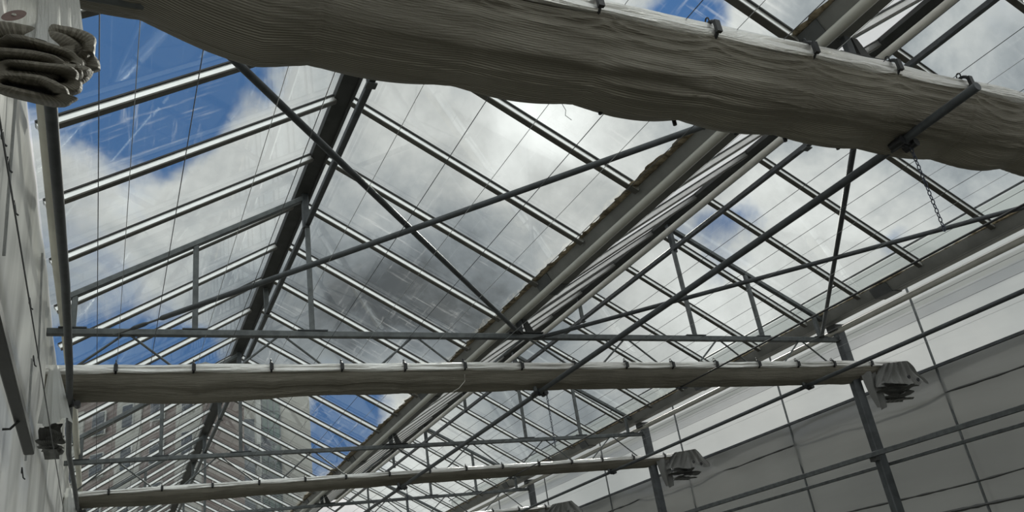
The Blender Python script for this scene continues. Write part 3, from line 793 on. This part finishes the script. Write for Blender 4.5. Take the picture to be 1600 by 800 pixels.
# tower with the green glass strip
YT = 46.0
a = at(405, 573, Y=YT); e = at(486, 690, Y=YT)
zt = at(420, 573, Y=YT).z; xl = at(385, 640, Y=YT).x; xr = e.x
tw = thing('tower_block', ((xl+xr)/2, YT, 0), 'tall pale tower block with a vertical green glass strip, seen through the roof glass', 'building')
MB().box((xl, YT, 0), (xr, YT+11, zt-1.2)).build('wall', 'palewall', tw)
xg0, xg1 = at(408, 640, Y=YT).x, at(436, 640, Y=YT).x
MB().add([(xl,YT,zt-1.2),(xr,YT,zt-1.2),(xr,YT+11,zt-1.2),(xl,YT+11,zt-1.2),(xl+.6,YT+1.5,zt),(xr-2.6,YT+1.5,zt),(xr-2.6,YT+9,zt),(xl+.6,YT+9,zt)],
         [(0,3,2,1),(4,5,6,7),(0,1,5,4),(1,2,6,5),(2,3,7,6),(3,0,4,7)]).build('roof', 'palewall', tw, smooth=False)
gs = MB().box((xg0, YT-.18, 0), (xg1, YT-.02, zt-2.2)).build('glass_strip', 'greenglass', tw)
for i in range(4):
    x = xg0 + (xg1-xg0)*i/3
    MB().box((x-.035, YT-.26, 0), (x+.035, YT-.18, zt-2.2)).build('mullion', 'bluegrey', gs)
for k in range(18):
    z = zt - 3.0 - k*1.05
    if z < 1: break
    MB().box((xg0, YT-.24, z-.03), (xg1, YT-.18, z+.03)).build('transom', 'bluegrey', gs)
xp = at(398, 640, Y=YT).x
MB().box((xp, YT-.5, 0), (xg0-.1, YT-.01, zt-1.6)).build('pilaster', 'frame', tw)
# blue-grey and brown wing in front
YW = 42.0
x0, x1 = at(338, 700, Y=YW).x, at(398, 700, Y=YW).x; z0 = at(385, 655, Y=YW).z
wg = thing('side_wing', ((x0+x1)/2, YW, 0), 'dark blue grey building wing standing left of the pale tower', 'building')
xm = at(372, 700, Y=YW).x
MB().box((xm, YW, 0), (x1, YW+3.5, z0)).build('wall', 'bluegrey', wg)
MB().box((x0, YW+.4, 0), (xm-.02, YW+3.4, z0-.8)).build('brown_wall', 'brick', wg)
for i in range(5):
    for j in range(2):
        z = z0 - 2.6 - i*2.1; x = x0 + .45 + j*1.25
        if z > 1: MB().box((x, YW+.32, z), (x+.7, YW+.39, z+1.2)).build('window', 'winglass', wg)
        z = z0 - 2.2 - i*2.1; x = xm + .3 + j*.95
        if z > 1: MB().box((x, YW-.07, z), (x+.6, YW-.01, z+1.1)).build('window', 'winglass', wg)
# long mauve apartment block
YB = 28.0
pr = at(322, 574, Y=YB); zb = pr.z
pl = at(96, 636, Z=zb)
ab = thing('apartment_block', ((pr.x+pl.x)/2, (pr.y+pl.y)/2, 0), 'long mauve apartment block with rows of dark windows, low at the left of the photo', 'building')
d = Vector((pr.x-pl.x, pr.y-pl.y, 0)); L = d.length; d.normalize(); nn = Vector((-d.y, d.x, 0))
if nn.y < 0: nn = -nn
def quadbox(mb, s0, s1, o0, o1, z0_, z1_):
    P = lambda s, o, z: Vector((pl.x, pl.y, 0)) + d*s + nn*o + Vector((0, 0, z))
    mb.add([P(s0,o0,z0_),P(s1,o0,z0_),P(s1,o1,z0_),P(s0,o1,z0_),P(s0,o0,z1_),P(s1,o0,z1_),P(s1,o1,z1_),P(s0,o1,z1_)],
           [(0,3,2,1),(4,5,6,7),(0,1,5,4),(1,2,6,5),(2,3,7,6),(3,0,4,7)]); return mb
quadbox(MB(), -1, L, 0, 2.5, 0, zb).build('wall', 'pink', ab, smooth=False)
quadbox(MB(), -1.1, L+.1, -.15, 2.6, zb, zb+.18).build('roof_edge', 'palewall', ab, smooth=False)
ncol = max(3, int(L/1.35))
for i in range(ncol):
    s = (i+.5)*L/ncol
    if i % 2 == 0:
        quadbox(MB(), s-.62, s+.62, -.10, -.02, .5, zb-.5).build('pale_panel', 'palewall', ab, smooth=False)
    for j in range(8):
        z = zb - 1.7 - j*1.75
        if z < 1.5: continue
        w = .30 if i % 2 else .24
        fr_ = quadbox(MB(), s-w-.05, s+w+.05, -.16, -.11, z-.05, z+.95).build('window', 'frame', ab, smooth=False)
        quadbox(MB(), s-w, s+w, -.20, -.165, z, z+.9).build('pane', 'winglass', fr_, smooth=False)

# ------------------------------------------------------------------ loose ends
a = at(878, 162, Y=-3.88)
tag(MB().tube([a, a+Vector((.012, 0, -.03)), a+Vector((.006, .002, -.055)), a+Vector((.030, 0, -.075))], .0012, 6).build('loose_thread', 'wire'),
    'short dark thread dangling from the lower edge of the big top curtain', 'thread')
a = at(726, 585, Y=-.20)
tag(MB().tube([a, a+Vector((-.01, -.01, -.06)), a+Vector((-.07, -.01, -.12)), a+Vector((-.13, -.01, -.15))], .0025, 6).build('loose_string', 'white'),
    'thin white string trailing over the nearest full width curtain', 'string')
hk = thing('cable_hook', (1.57, 0, 3.50), 'small dark hook holding the black cable under the nearest full width curtain', 'hook')
MB().torus((1.57, 0, 3.505), .018, .005, (0, 1, 0)).build('hook_ring', 'black', hk)
MB().bar((1.53, 0, 3.495), (1.65, 0, 3.495), .03, .012).build('hook_arm', 'galvdark', hk)
c = copy_tree(hk); c.location.y = 4; c['label'] = 'small dark hook holding the black cable under the second full width curtain'
